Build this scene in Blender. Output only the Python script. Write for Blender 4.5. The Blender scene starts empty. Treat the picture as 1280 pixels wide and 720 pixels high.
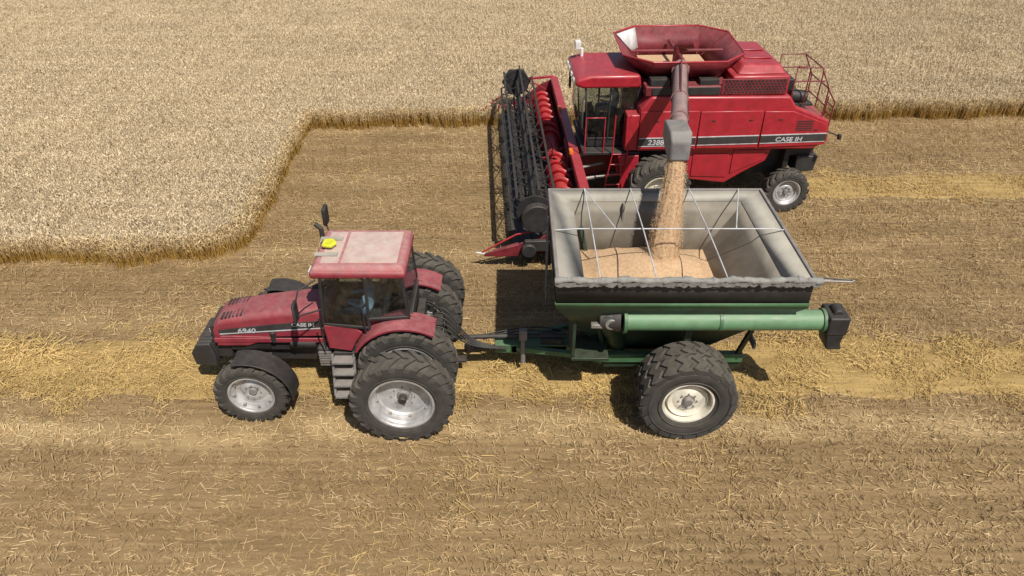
import bpy, bmesh, math, random
import numpy as np
from mathutils import Vector, Matrix
random.seed(7); rng=np.random.default_rng(11)
scene=bpy.context.scene
scene.view_settings.view_transform='Standard'
try: scene.view_settings.look='None'
except Exception: pass
scene.view_settings.exposure=0
R=math.radians
# ---------------------------------------------------------------- materials
def _n(nt,t,**k):
    n=nt.nodes.new(t)
    for a,b in k.items(): setattr(n,a,b)
    return n
def mixc(nt,fac,a,b,blend='MIX'):
    m=_n(nt,'ShaderNodeMix',data_type='RGBA',blend_type=blend)
    for i,v in ((0,fac),(6,a),(7,b)):
        if isinstance(v,(float,int)): m.inputs[i].default_value=v
        elif isinstance(v,(tuple,list)): m.inputs[i].default_value=(*v[:3],1)
        else: nt.links.new(v,m.inputs[i])
    return m.outputs[2]
def mth(nt,op,a,b=0.5,clamp=False):
    m=_n(nt,'ShaderNodeMath',operation=op,use_clamp=clamp)
    for i,v in ((0,a),(1,b)):
        if isinstance(v,(float,int)): m.inputs[i].default_value=v
        else: nt.links.new(v,m.inputs[i])
    return m.outputs[0]
def mrange(nt,v,a,b,c=0.0,d=1.0):
    m=_n(nt,'ShaderNodeMapRange'); nt.links.new(v,m.inputs[0])
    for i,x in enumerate((a,b,c,d)): m.inputs[i+1].default_value=x
    return m.outputs[0]
def noise(nt,vec,scale,detail=4,rough=.55,vs=None,rot=None):
    if vs:
        mp=_n(nt,'ShaderNodeMapping'); mp.inputs['Scale'].default_value=vs
        if rot: mp.inputs['Rotation'].default_value=(0,0,rot)
        nt.links.new(vec,mp.inputs[0]); vec=mp.outputs[0]
    n=_n(nt,'ShaderNodeTexNoise'); n.inputs['Scale'].default_value=scale
    n.inputs['Detail'].default_value=detail; n.inputs['Roughness'].default_value=rough
    nt.links.new(vec,n.inputs['Vector']); return n.outputs[0]
def pmat(name,col,rough=.45,metal=0,dust=.0,var=.2,scale=4,bump=0,dcol=(.46,.36,.25),spec=.5,coat=0):
    m=bpy.data.materials.new(name); m.use_nodes=True; nt=m.node_tree
    b=nt.nodes['Principled BSDF']
    tc=_n(nt,'ShaderNodeTexCoord').outputs['Object']; g=_n(nt,'ShaderNodeNewGeometry')
    n1=noise(nt,tc,scale); 
    c=mixc(nt,mrange(nt,n1,.35,.65),tuple(x*(1-var) for x in col),tuple(min(1,x*(1+var)) for x in col))
    r=mrange(nt,n1,.3,.7,rough*.85,min(1,rough*1.25))
    if dust>0:
        sp=_n(nt,'ShaderNodeSeparateXYZ'); nt.links.new(g.outputs['Normal'],sp.inputs[0])
        up=mrange(nt,sp.outputs[2],-.1,.95,.18,1.0)
        n2=noise(nt,tc,scale*1.7,8,.7)
        f=mth(nt,'MULTIPLY',mth(nt,'MULTIPLY',up,mrange(nt,n2,.3,.68,.35,1.15)),dust,True)
        c=mixc(nt,f,c,dcol)
        r=mth(nt,'ADD',r,mth(nt,'MULTIPLY',f,.5),True)
    nt.links.new(c,b.inputs['Base Color']); nt.links.new(r,b.inputs['Roughness'])
    b.inputs['Metallic'].default_value=metal
    b.inputs['Specular IOR Level'].default_value=spec
    if coat: b.inputs['Coat Weight'].default_value=coat; b.inputs['Coat Roughness'].default_value=.2
    if bump:
        bp=_n(nt,'ShaderNodeBump'); bp.inputs['Strength'].default_value=bump; bp.inputs['Distance'].default_value=.02
        nt.links.new(noise(nt,tc,scale*6,6,.6),bp.inputs['Height']); nt.links.new(bp.outputs[0],b.inputs['Normal'])
    return m
RED=pmat('tractor_red_paint',(.25,.011,.030),.46,dust=.30,var=.15,dcol=(.50,.36,.30),coat=.1)
ROOFRED=pmat('faded_red_roof',(.34,.045,.06),.55,dust=.5,var=.15,dcol=(.56,.44,.38))
ROOFTOP=pmat('dusty_roof_panel',(.46,.22,.20),.6,dust=.85,var=.2,scale=2.5,dcol=(.60,.50,.42))
CRED=pmat('combine_red_paint',(.38,.008,.024),.34,dust=.15,var=.12,dcol=(.5,.36,.28),coat=.25)
CREDI=pmat('combine_tank_red',(.17,.009,.018),.5,dust=.20,var=.25,dcol=(.45,.28,.24))
TUBE=pmat('dusty_auger_tube',(.20,.06,.06),.5,dust=.75,var=.25,scale=3,dcol=(.42,.34,.30))
REEL_RED=pmat('auger_red',(.42,.010,.02),.4,dust=.15)
BLK=pmat('black_paint',(.022,.022,.024),.5,dust=.13)
BLKP=pmat('black_plastic',(.018,.018,.02),.55,dust=.09)
DECAL=pmat('charcoal_decal',(.035,.034,.036),.45,dust=.12)
SILV=pmat('silver_decal',(.55,.55,.56),.4,dust=.15)
STEEL=pmat('worn_steel',(.30,.29,.28),.45,metal=.5,dust=.3)
GALV=pmat('galvanised_rim',(.50,.50,.50),.42,metal=.4,dust=.25,var=.25)
CREAM=pmat('cream_rim',(.70,.66,.55),.5,dust=.28)
RUB=pmat('tyre_rubber',(.034,.032,.030),.8,dust=.36,var=.25,scale=5,dcol=(.28,.235,.17),bump=.15)
GRN=pmat('green_paint',(.04,.13,.055),.42,dust=.26,var=.15,dcol=(.4,.4,.26))
GRNL=pmat('light_green_auger',(.10,.23,.115),.42,dust=.32,var=.12,dcol=(.42,.44,.3))
GRND=pmat('shaded_green_paint',(.010,.032,.018),.5,dust=.12)  # cart green darkened, with the shade under the bin put into the colour
BIN=pmat('worn_bin_steel',(.23,.205,.165),.6,dust=.5,var=.3,scale=1.8,dcol=(.33,.28,.21))
BINRIM=pmat('bin_rim_paint',(.36,.34,.29),.6,dust=.6,var=.22,scale=2,dcol=(.44,.39,.31))
TARP=pmat('rolled_tarp',(.24,.235,.22),.85,dust=.45,var=.25,scale=7,bump=.6,dcol=(.36,.33,.27))
YEL=pmat('yellow_plastic',(.72,.70,.04),.4)
WHT=pmat('white_plastic',(.7,.7,.68),.45,dust=.15)
GREY=pmat('grey_paint',(.17,.17,.175),.5,dust=.35)
ORG=pmat('orange_lens',(.8,.2,.02),.3)
AMB=pmat('lamp_lens',(.6,.6,.55),.15)
SEAT=pmat('seat_fabric',(.05,.05,.055),.9)
SKIN=pmat('skin',(.42,.22,.15),.55,var=.06)
SHIRT=pmat('light_blue_shirt',(.34,.56,.70),.85,var=.12,scale=9)
JEAN=pmat('denim',(.12,.20,.34),.9,var=.2,scale=14)
BOOT=pmat('boot_leather',(.05,.03,.02),.7)
def glassmat():
    m=bpy.data.materials.new('tinted_glass'); m.use_nodes=True; nt=m.node_tree
    nt.nodes.clear(); o=_n(nt,'ShaderNodeOutputMaterial')
    t=_n(nt,'ShaderNodeBsdfTransparent'); t.inputs[0].default_value=(.58,.64,.64,1)
    g=_n(nt,'ShaderNodeBsdfGlossy'); g.inputs['Roughness'].default_value=.04; g.inputs[0].default_value=(.9,.95,1,1)
    d=_n(nt,'ShaderNodeBsdfDiffuse'); d.inputs[0].default_value=(.35,.3,.22,1)
    fr=_n(nt,'ShaderNodeFresnel'); fr.inputs[0].default_value=1.5
    a=_n(nt,'ShaderNodeMixShader'); nt.links.new(fr.outputs[0],a.inputs[0]); nt.links.new(t.outputs[0],a.inputs[1]); nt.links.new(g.outputs[0],a.inputs[2])
    tc=_n(nt,'ShaderNodeTexCoord').outputs['Object']
    b=_n(nt,'ShaderNodeMixShader'); nt.links.new(mrange(nt,noise(nt,tc,5,6),.45,.75,.02,.10),b.inputs[0])
    nt.links.new(a.outputs[0],b.inputs[1]); nt.links.new(d.outputs[0],b.inputs[2]); nt.links.new(b.outputs[0],o.inputs[0])
    return m
GLASS=glassmat()
# ---------------------------------------------------------------- field materials (world position driven)
def fieldmat(name,lo,hi,var=.35,rows=False,zgrad=None,bump=0,stripes=0.0,seedrows=0.0,tracks=0.0):
    m=bpy.data.materials.new(name); m.use_nodes=True; nt=m.node_tree; b=nt.nodes['Principled BSDF']
    g=_n(nt,'ShaderNodeNewGeometry'); P=g.outputs['Position']
    sp=_n(nt,'ShaderNodeSeparateXYZ'); nt.links.new(P,sp.inputs[0])
    fine=g.outputs['Random Per Island'] if not rows else noise(nt,P,28,5,.7)
    big=noise(nt,P,.35,5,.6,(1,1,0))
    med=noise(nt,P,1.6,5,.65,(.6,1,0))
    streak=noise(nt,P,1.0,4,.6,(.08,1.5,0))
    c=mixc(nt,fine,lo,hi)
    c=mixc(nt,mrange(nt,big,.35,.65,0,var),c,tuple(x*.64 for x in lo))
    c=mixc(nt,mrange(nt,med,.45,.68,0,var),c,tuple(x*.70 for x in lo))
    c=mixc(nt,mrange(nt,streak,.38,.62,0,stripes),c,tuple(x*.66 for x in lo))
    if rows:
        pr=noise(nt,P,1.0,3,.6,(.6,11,0)); 
        c=mixc(nt,mrange(nt,pr,.4,.62,0,.5),c,tuple(x*.6 for x in lo))
    if seedrows:
        nz=noise(nt,P,1.0,3,.6,(.5,1.2,0))
        yy=mth(nt,'ADD',sp.outputs[1],mth(nt,'MULTIPLY',nz,.16))
        s=mth(nt,'SINE',mth(nt,'MULTIPLY',yy,2*math.pi/.2))
        amp=mrange(nt,noise(nt,P,.8,3,.6,(.3,1,0)),.38,.62,0.0,1.0)
        c=mixc(nt,mth(nt,'MULTIPLY',mth(nt,'MULTIPLY',mrange(nt,s,-.4,.9,0,1),amp),seedrows),c,tuple(x*.5 for x in lo))
    if tracks:
        wv=mth(nt,'MULTIPLY',noise(nt,P,1.0,2,.5,(.12,.05,0)),1.2)
        for y0,wd,col in ((10.25,.42,tuple(min(1,x*1.25) for x in hi)),(8.3,.30,tuple(x*.72 for x in lo)),(15.2,.35,tuple(x*.75 for x in lo)),(17.6,.35,tuple(x*.75 for x in lo)),(23.0,.4,tuple(x*.8 for x in lo))):
            dd=mth(nt,'ABSOLUTE',mth(nt,'SUBTRACT',mth(nt,'ADD',sp.outputs[1],wv),y0))
            f=mth(nt,'MULTIPLY',mrange(nt,dd,wd*.5,wd*1.2,1,0),mrange(nt,noise(nt,P,1.7,4,.6,(.5,1,0)),.35,.6,.15,1))
            c=mixc(nt,mth(nt,'MULTIPLY',f,tracks,True),c,col)
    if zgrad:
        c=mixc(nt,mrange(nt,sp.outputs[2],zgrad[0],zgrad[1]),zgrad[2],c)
    nt.links.new(c,b.inputs['Base Color']); b.inputs['Roughness'].default_value=.75; b.inputs['Specular IOR Level'].default_value=.25
    if bump:
        bp=_n(nt,'ShaderNodeBump'); bp.inputs['Strength'].default_value=bump; bp.inputs['Distance'].default_value=.05
        nt.links.new(noise(nt,P,18,8,.7),bp.inputs['Height']); nt.links.new(bp.outputs[0],b.inputs['Normal'])
    return m
GROUND=fieldmat('stubble_soil',(.31,.20,.092),(.52,.37,.185),.32,rows=True,bump=.6,stripes=.45,seedrows=.35,tracks=.4)
STUB=fieldmat('stubble_straw',(.38,.25,.11),(.86,.64,.35),.36,stripes=.5,seedrows=.12,tracks=.35)
STRAW=fieldmat('straw',(.46,.30,.10),(.84,.61,.26),.28,stripes=.3)
STRAWB=fieldmat('straw_bed',(.44,.285,.10),(.68,.48,.19),.25,rows=True,bump=.7,stripes=.25)
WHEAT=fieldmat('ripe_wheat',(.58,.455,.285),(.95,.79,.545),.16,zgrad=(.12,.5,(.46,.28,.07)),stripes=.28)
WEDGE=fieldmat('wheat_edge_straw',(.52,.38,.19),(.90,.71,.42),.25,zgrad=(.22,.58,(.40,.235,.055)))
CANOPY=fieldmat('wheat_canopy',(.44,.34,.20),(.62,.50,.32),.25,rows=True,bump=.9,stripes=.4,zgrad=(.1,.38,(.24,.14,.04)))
# ---------------------------------------------------------------- builders
def link(o,parent=None):
    scene.collection.objects.link(o)
    if parent: o.parent=parent
    return o
def empty(name,loc,rz=0,parent=None):
    e=bpy.data.objects.new(name,None); e.empty_display_size=.5; e.location=loc; e.rotation_euler=(0,0,rz); return link(e,parent)
class B:
    def __init__(s): s.v=[]; s.f=[]
    def add(s,vs,fs):
        o=len(s.v); s.v+=[tuple(map(float,v)) for v in vs]; s.f+=[tuple(i+o for i in f) for f in fs]; return s
    def box(s,x0,x1,y0,y1,z0,z1):
        return s.add([(x0,y0,z0),(x1,y0,z0),(x1,y1,z0),(x0,y1,z0),(x0,y0,z1),(x1,y0,z1),(x1,y1,z1),(x0,y1,z1)],
            [(0,3,2,1),(4,5,6,7),(0,1,5,4),(1,2,6,5),(2,3,7,6),(3,0,4,7)])
    def cyl(s,p0,p1,r0,r1=None,n=16):
        r1=r0 if r1 is None else r1
        p0=Vector(p0);p1=Vector(p1);d=(p1-p0).normalized()
        a=d.orthogonal().normalized()
        if n==4:
            up=Vector((0,0,1)) if abs(d.z)<.9 else Vector((0,1,0))
            a=(d.cross(up)).normalized(); a=(a+d.cross(a)).normalized()
        b=d.cross(a); vs=[]
        for p,r in ((p0,r0),(p1,r1)):
            for i in range(n):
                t=2*math.pi*i/n; vs.append(p+a*math.cos(t)*r+b*math.sin(t)*r)
        fs=[(i,(i+1)%n,n+(i+1)%n,n+i) for i in range(n)]+[tuple(range(n))[::-1],tuple(range(n,2*n))]
        return s.add(vs,fs)
    def prism(s,pts,a0,a1,axis='y'):
        n=len(pts); 
        def mk(p,a): return (p[0],a,p[1]) if axis=='y' else ((a,p[0],p[1]) if axis=='x' else (p[0],p[1],a))
        vs=[mk(p,a0) for p in pts]+[mk(p,a1) for p in pts]
        return s.add(vs,[(i,(i+1)%n,n+(i+1)%n,n+i) for i in range(n)]+[tuple(range(n))[::-1],tuple(range(n,2*n))])
    def rev(s,prof,c,n=48,sg=1):
        vs=[];m=len(prof)
        for i in range(n):
            t=2*math.pi*i/n
            for u,r in prof: vs.append((c[0]+r*math.cos(t),c[1]+sg*u,c[2]+r*math.sin(t)))
        fs=[(i*m+j,i*m+j+1,((i+1)%n)*m+j+1,((i+1)%n)*m+j) for i in range(n) for j in range(m-1)]
        return s.add(vs,fs)
    def loft(s,rings,cap=True,closed=True):
        n=len(rings[0]);vs=[p for r in rings for p in r];fs=[]
        for k in range(len(rings)-1):
            for i in range(n if closed else n-1): fs.append((k*n+i,k*n+(i+1)%n,(k+1)*n+(i+1)%n,(k+1)*n+i))
        if cap: fs+=[tuple(range(n))[::-1],tuple(range((len(rings)-1)*n,len(rings)*n))]
        return s.add(vs,fs)
    def arc(s,cx,cz,r,a0,a1,y0,y1,th=.03,n=14):
        pts=[]
        for i in range(n+1):
            t=R(a0+(a1-a0)*i/n); pts.append((cx+r*math.cos(t),cz+r*math.sin(t)))
        for i in range(n,-1,-1):
            t=R(a0+(a1-a0)*i/n); pts.append((cx+(r-th)*math.cos(t),cz+(r-th)*math.sin(t)))
        m=2*(n+1); vs=[(p[0],y0,p[1]) for p in pts]+[(p[0],y1,p[1]) for p in pts]; fs=[]
        for i in range(m): fs.append((i,(i+1)%m,m+(i+1)%m,m+i))
        for i in range(n):
            j=m-1-i; fs+=[(i,i+1,j-1,j),(m+i,m+i+1,m+j-1,m+j)]
        return s.add(vs,fs)
    def done(s,name,parent,mat,bevel=0,solid=0,ang=35,seg=2):
        me=bpy.data.meshes.new(name); me.from_pydata(s.v,[],s.f); 
        bm=bmesh.new(); bm.from_mesh(me); bmesh.ops.recalc_face_normals(bm,faces=bm.faces); bm.to_mesh(me); bm.free()
        me.polygons.foreach_set('use_smooth',[True]*len(me.polygons)); me.set_sharp_from_angle(angle=R(ang))
        me.materials.append(mat); o=bpy.data.objects.new(name,me); link(o,parent)
        if solid:
            m=o.modifiers.new('s','SOLIDIFY'); m.thickness=solid; m.offset=0
        if bevel:
            m=o.modifiers.new('b','BEVEL'); m.width=bevel; m.segments=seg; m.limit_method='ANGLE'; m.angle_limit=R(30)
        return o
def pipes(name,parent,mat,lines,r,smooth=False,res=3):
    c=bpy.data.curves.new(name,'CURVE'); c.dimensions='3D'; c.bevel_depth=r; c.bevel_resolution=res; c.use_fill_caps=True
    for L in lines:
        if smooth:
            sp=c.splines.new('NURBS'); sp.points.add(len(L)-1); sp.use_endpoint_u=True; sp.order_u=min(4,len(L)); sp.resolution_u=6
        else: sp=c.splines.new('POLY'); sp.points.add(len(L)-1)
        for i,p in enumerate(L): sp.points[i].co=(*p,1)
    c.materials.append(mat); o=bpy.data.objects.new(name,c); return link(o,parent)
def text(name,parent,mat,body,size,loc,rz=0,shear=.2,sx=1):
    c=bpy.data.curves.new(name,'FONT'); c.body=body; c.size=size; c.extrude=.002; c.shear=shear; c.offset=.004*size/.2
    c.materials.append(mat); o=bpy.data.objects.new(name,c); o.location=loc; o.rotation_euler=(R(90),0,rz); o.scale=(sx,1,1)
    return link(o,parent)
def lugs(b,c,Rr,W,n,skew,th,style='chev'):
    st=[(-.02,Rr-.07,Rr),(.22,Rr-.07,Rr),(.45,Rr-.09,Rr-.012),(.515,Rr-.17,Rr-.06)] if style=='chev' else [(.0,Rr-.07,Rr),(.14,Rr-.07,Rr),(.30,Rr-.08,Rr-.01),(.47,Rr-.09,Rr-.02),(.515,Rr-.15,Rr-.06)]
    for side in (1,-1):
        for k in range(n):
            a0=2*math.pi*(k+(0 if side==1 else .5))/n; rings=[]
            for j,(u,rl,rh) in enumerate(st):
                uu=(u+.02)/.53
                a=a0+skew*uu if style=='chev' else a0+(skew*(1 if j%2 else -.4))
                t2=th*(1+.25*uu); ring=[]
                for (da,r) in ((-t2*.65,rl),(-t2/2,rh),(t2/2,rh),(t2*.65,rl)):
                    ring.append((c[0]+r*math.cos(a+da),c[1]+side*u*W,c[2]+r*math.sin(a+da)))
                rings.append(ring)
            b.loft(rings)
def wheel(name,parent,x,y,Rr,W,rimR,rimmat,out=-1,n=22,style='chev',disc=.1,deep=True,zoff=0,skew=.24):
    c=(x,y,Rr+zoff-.02); e=bpy.data.objects.new(name,None); link(e,parent)
    b=B(); h=Rr-rimR
    pr=[(-.40,rimR),(-.46,rimR+.12*h),(-.5,rimR+.4*h),(-.5,rimR+.6*h),(-.475,Rr-.10),(-.44,Rr-.065),(-.25,Rr-.045),(0,Rr-.04)]
    pr=[(u*W,r) for u,r in pr]; pr=pr+[(-u,r) for u,r in pr[-2::-1]]
    b.rev(pr,c,64)
    for rr in (.22,.62):
        q=rimR+rr*h
        for s in (-1,1): b.rev([(s*.495*W,q-.012),(s*.51*W,q),(s*.495*W,q+.012)],c,64)
    lugs(b,c,Rr,W,n,skew,2*math.pi/n*.36 if style=='chev' else 2*math.pi/n*.5,style)
    b.done(name+'_tyre',e,RUB,ang=30)
    b=B(); d=disc*W
    b.rev([(.44*W,rimR+.03),(.44*W,rimR-.005),(.40*W,rimR-.02),(.30*W,rimR-.025),(.22*W,rimR-.06),(d+.05,rimR-.075),(d,rimR*.80),(d-.01,rimR*.62),(d+.03,rimR*.48),(d+.03,rimR*.30),(d+.0,rimR*.27),(d,.001)],c,48,out)
    b.rev([(-.44*W,rimR+.03),(-.40*W,rimR-.02),(0,rimR-.08),(d,rimR-.09)],c,48,out)
    b.done(name+'_rim',e,rimmat)
    b=B(); nb=8
    for k in range(nb):
        t=2*math.pi*k/nb; px=c[0]+rimR*.38*math.cos(t); pz=c[2]+rimR*.38*math.sin(t)
        b.cyl((px,y+out*(d+.02),pz),(px,y+out*(d+.06),pz),.018,n=6)
        px=c[0]+rimR*.88*math.cos(t+.2); pz=c[2]+rimR*.88*math.sin(t+.2)
        if deep: b.box(px-.03,px+.03,y+out*(d+.04),y+out*(d+.09),pz-.03,pz+.03)
    b.cyl((c[0],y+out*(d-.05),c[2]),(c[0],y+out*(d+(.10 if not deep else .05)),c[2]),rimR*.22,rimR*.18,n=20)
    b.done(name+'_hub',e,GREY,bevel=.006)
    return e
def rsec(x,w,zb,zt,rc,k=5,wb=None):
    wb=w if wb is None else wb
    pts=[(x,-wb,zb)]
    for i in range(k+1):
        t=math.pi-(math.pi/2)*i/k; pts.append((x,-w+rc+rc*math.cos(t),zt-rc+rc*math.sin(t)))
    for i in range(k+1):
        t=math.pi/2-(math.pi/2)*i/k; pts.append((x,w-rc+rc*math.cos(t),zt-rc+rc*math.sin(t)))
    pts.append((x,wb,zb)); return pts
# ---------------------------------------------------------------- person
def person(name,parent,loc,shirt=SHIRT):
    e=bpy.data.objects.new(name,None); e.location=loc; link(e,parent)
    V=[];E=[];RR=[]
    def a(p,r,par=None):
        V.append(p); RR.append(r if isinstance(r,tuple) else (r,r)); 
        if par is not None: E.append((par,len(V)-1))
        return len(V)-1
    pel=a((0,0,0),(.15,.12)); sp=a((.03,0,.18),(.14,.11),pel); ch=a((.02,0,.38),(.16,.12),sp); nb=a((0,0,.50),(.09,.08),ch)
    nk=a((-.015,0,.56),.055,nb); h0=a((-.035,0,.62),(.065,.075),nk); h1=a((-.035,0,.70),(.078,.098),h0); h2=a((-.02,0,.79),(.06,.075),h1)
    hands=[]
    for s in (-1,1):
        sh=a((.01,s*.19,.45),.065,ch); el=a((-.12,s*.26,.20),.045,sh); wr=a((-.37,s*.17,.24),.03,el); hd=a((-.44,s*.155,.26),(.04,.022),wr); hands.append((s,V[hd]))
        hp=a((-.06,s*.10,-.02),.09,pel); kn=a((-.47,s*.15,.04),.065,hp); an=a((-.50,s*.15,-.36),.042,kn); to=a((-.68,s*.16,-.42),(.045,.035),an)
    me=bpy.data.meshes.new('body'); me.from_pydata(V,E,[]); o=bpy.data.objects.new('body',me); link(o,e)
    o.modifiers.new('skin','SKIN')
    for i,v in enumerate(me.skin_vertices[0].data): v.radius=RR[i]; v.use_root=(i==0)
    ss=o.modifiers.new('ss','SUBSURF'); ss.levels=2; ss.render_levels=2
    dg=bpy.context.evaluated_depsgraph_get(); m2=bpy.data.meshes.new_from_object(o.evaluated_get(dg)); o.modifiers.clear(); o.data=m2; m2.name='body'
    m2.materials.clear()
    for m in (shirt,SKIN,JEAN,BOOT): m2.materials.append(m)
    for p in m2.polygons:
        c=p.center; p.use_smooth=True
        if c.z>.53: i=1
        elif c.z<-.33: i=3
        elif c.x<-.36 and c.z>.17: i=1
        elif c.z<.07: i=2
        else: i=0
        p.material_index=i
    for s,h in hands:
        L=[]
        for k in range(4):
            yy=h[1]+(k-1.5)*.02; f=(1,.92,1.08,.85)[k]
            L.append([(h[0]+.01,yy,h[2]+.01),(h[0]-.045*f,yy,h[2]+.02),(h[0]-.07*f,yy,h[2]-.005),(h[0]-.06*f,yy,h[2]-.03)])
        L.append([(h[0]+.03,h[1]-s*.02,h[2]),(h[0]-.0,h[1]-s*.05,h[2]+.0),(h[0]-.03,h[1]-s*.05,h[2]-.012)])
        pipes('fingers',e,SKIN,L,.009)
    b=B()
    rings=[]
    for i in range(7):
        t=math.pi/2*i/6.2; r=math.cos(t); rings.append([(-.028+.108*r*math.cos(q*math.pi/8),.092*r*math.sin(q*math.pi/8),.745+.105*math.sin(t)) for q in range(16)])
    b.loft(rings); b.prism([(-.10,-.07),(-.17,-.055),(-.2,0),(-.17,.055),(-.10,.07)],.745,.76,'z'); b.done('cap',e,BLKP)
    b=B(); b.cyl((-.125,0,.70),(-.15,0,.672),.010,.016,8)
    for s in (-1,1): b.cyl((-.03,s*.085,.68),(-.03,s*.10,.70),.02,.024,8)
    b.done('nose_and_ears',e,SKIN)
    b=B()
    for s in (-1,1): b.cyl((-.118,s*.035,.71),(-.126,s*.035,.71),.012,n=8)
    b.box(-.128,-.118,-.025,.025,.643,.650); b.done('eyes_and_mouth',e,BOOT)
    return e
# ================================================================ TRACTOR  (local: forward -x, viewer side -y)
T=empty('tractor',(-1.97,11.15,0))
for i,(y,o) in enumerate(((-1.62,-1),(-.75,-1),(.75,1),(1.62,1))):
    wheel('rear_wheel_%d'%i,T,0,y,.945,.47,.56,GALV,o,n=22,disc=-.12 if abs(y)>1 else .0)
for i,(y,o) in enumerate(((-1.17,-1),(1.17,1))):
    wheel('front_wheel_%d'%i,T,-2.88,y,.70,.38,.41,GALV,o,n=20,disc=.06,skew=.3)
b=B(); b.cyl((0,-1.75,.92),(0,1.75,.92),.075); b.cyl((0,-.5,.92),(0,.5,.92),.24,n=20); b.box(-.5,.35,-.3,.3,.6,1.3)
b.cyl((-2.88,-1.05,.68),(-2.88,1.05,.68),.09); b.box(-3.0,-2.76,-.55,.55,.55,.82); b.box(-3.6,-.4,-.22,.22,.62,1.0)
b.done('chassis',T,BLK,bevel=.02)
b=B(); b.box(-3.5,-1.45,-.33,.33,.95,1.5); b.cyl((-2.3,-.36,1.15),(-1.8,-.36,1.15),.09); b.box(-3.2,-2.7,-.37,-.3,1.0,1.35); b.cyl((-2.6,-.38,1.2),(-2.6,-.38,1.45),.06)
b.done('engine',T,BLKP,bevel=.02)
b=B(); b.loft([rsec(-1.42,.40,1.36,1.98,.12),rsec(-2.0,.40,1.34,1.95,.12),rsec(-2.7,.39,1.32,1.86,.12),rsec(-3.3,.38,1.22,1.76,.12),rsec(-3.62,.37,1.12,1.68,.13),rsec(-3.76,.34,1.12,1.52,.14)])
b.done('hood',T,RED,bevel=.015)
b=B()
for s in (-1,1):
    for k in range(6): b.box(-3.55+k*.075,-3.51+k*.075,s*.22-.10,s*.22+.10,1.69+k*.012,1.715+k*.014)
b.done('hood_vent',T,BLKP)
b=B(); b.prism([(-3.62,1.50),(-3.60,1.42),(-1.45,1.58),(-1.45,1.74),(-2.6,1.63)],-.409,-.40); b.prism([(-3.62,1.50),(-3.60,1.42),(-1.45,1.58),(-1.45,1.74),(-2.6,1.63)],.40,.409)
b.done('hood_stripe',T,DECAL)
b=B(); b.prism([(-3.60,1.395),(-3.60,1.415),(-1.45,1.575),(-1.45,1.55)],-.411,-.40); b.done('hood_pinstripe',T,SILV)
text('model_number',T,SILV,'6940',.15,(-3.25,-.416,1.44),0,.15,1.15); text('maker_lettering',T,SILV,'CASE IH',.11,(-2.2,-.416,1.595),0,.1,1.1)
b=B(); b.box(-3.74,-1.6,-.415,-.385,1.20,1.30); b.prism([(-3.72,1.12),(-3.1,1.12),(-2.6,1.32),(-3.6,1.35)],-.405,-.37); b.done('hood_lower_panel',T,RED,bevel=.01)
b=B(); b.box(-3.80,-3.72,-.33,.33,1.14,1.52)
for k in range(7): b.box(-3.82,-3.79,-.3,.3,1.17+k*.05,1.19+k*.05)
b.done('grille',T,BLKP)
b=B()
for s in (-1,1): b.box(-3.835,-3.80,s*.2-.1,s*.2+.1,1.35,1.46)
b.done('headlights',T,AMB,bevel=.01)
b=B()
for k in range(9):
    y=-.44+k*.098; b.prism([(-4.22,.66),(-4.25,.95),(-4.12,1.16),(-3.85,1.18),(-3.80,.9),(-3.8,.62)],y,y+.086)
b.box(-3.95,-3.5,-.30,.30,.75,1.1); b.done('front_weights',T,BLK,bevel=.02)
b=B()
for s in (-1,1):
    y0,y1=(s*1.17-.22,s*1.17+.22); b.arc(-2.88,.68,.80,-5,105,y0,y1,.025)
    b.cyl((-2.7,s*.55,.8),(-2.5,s*1.15,1.35),.03,n=8)
b.done('front_fenders',T,BLKP,bevel=.008)
# cab
b=B(); b.box(-1.42,.0,-.62,.62,1.15,1.32); b.box(-1.42,-.3,-.66,.66,1.05,1.16); b.prism([(-.35,1.3),(.12,1.3),(.14,2.0),(-.15,1.95),(-.35,1.65)],-.55,.55); b.done('cab_floor',T,BLK,bevel=.02)
b=B()
for s in (-1,1):
    y0,y1=sorted((s*.46,s*1.0))
    b.arc(0,.92,1.06,58,150,y0,y1,.04,18)
    pts=[(0+1.06*math.cos(R(a)),.92+1.06*math.sin(R(a))) for a in range(60,151,10)]
    yy=s*.60; b.prism(pts+[(-1.02,1.5),(-.9,1.85),(.1,2.02)],min(yy,yy-.03*s),max(yy,yy-.03*s))
b.done('rear_fenders',T,RED,bevel=.012)
b=B(); b.prism([(-1.47,1.30),(-1.50,1.84),(-.95,1.82),(-.80,1.66),(-.92,1.48),(-1.05,1.22)],-.70,-.655); b.prism([(-1.47,1.30),(-1.50,1.84),(-.95,1.82),(-.92,1.48),(-1.05,1.22)],.655,.70)
b.box(-1.55,-1.44,-.55,.55,1.3,1.98); b.done('cab_lower_panel',T,RED,bevel=.02)
b=B()
for s in (-1,1):
    for p,q in (((-1.50,s*.66,1.84),(-1.42,s*.66,2.9)),((-.66,s*.72,1.6),(-.62,s*.70,2.9)),((.08,s*.66,1.95),(.02,s*.66,2.9)),((-1.5,s*.66,1.85),(-.66,s*.72,1.81)),((-.66,s*.72,2.0),(.08,s*.67,2.02))):
        b.cyl(p,q,.038,n=4)
for z,x in ((1.93,-1.5),(2.88,-1.42)): b.cyl((x,-.66,z),(x,.66,z),.035,n=4)
for z,x in ((2.0,.08),(2.88,.02)): b.cyl((x,-.66,z),(x,.66,z),.035,n=4)
b.done('cab_frame',T,BLKP,bevel=.008)
b=B()
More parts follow.
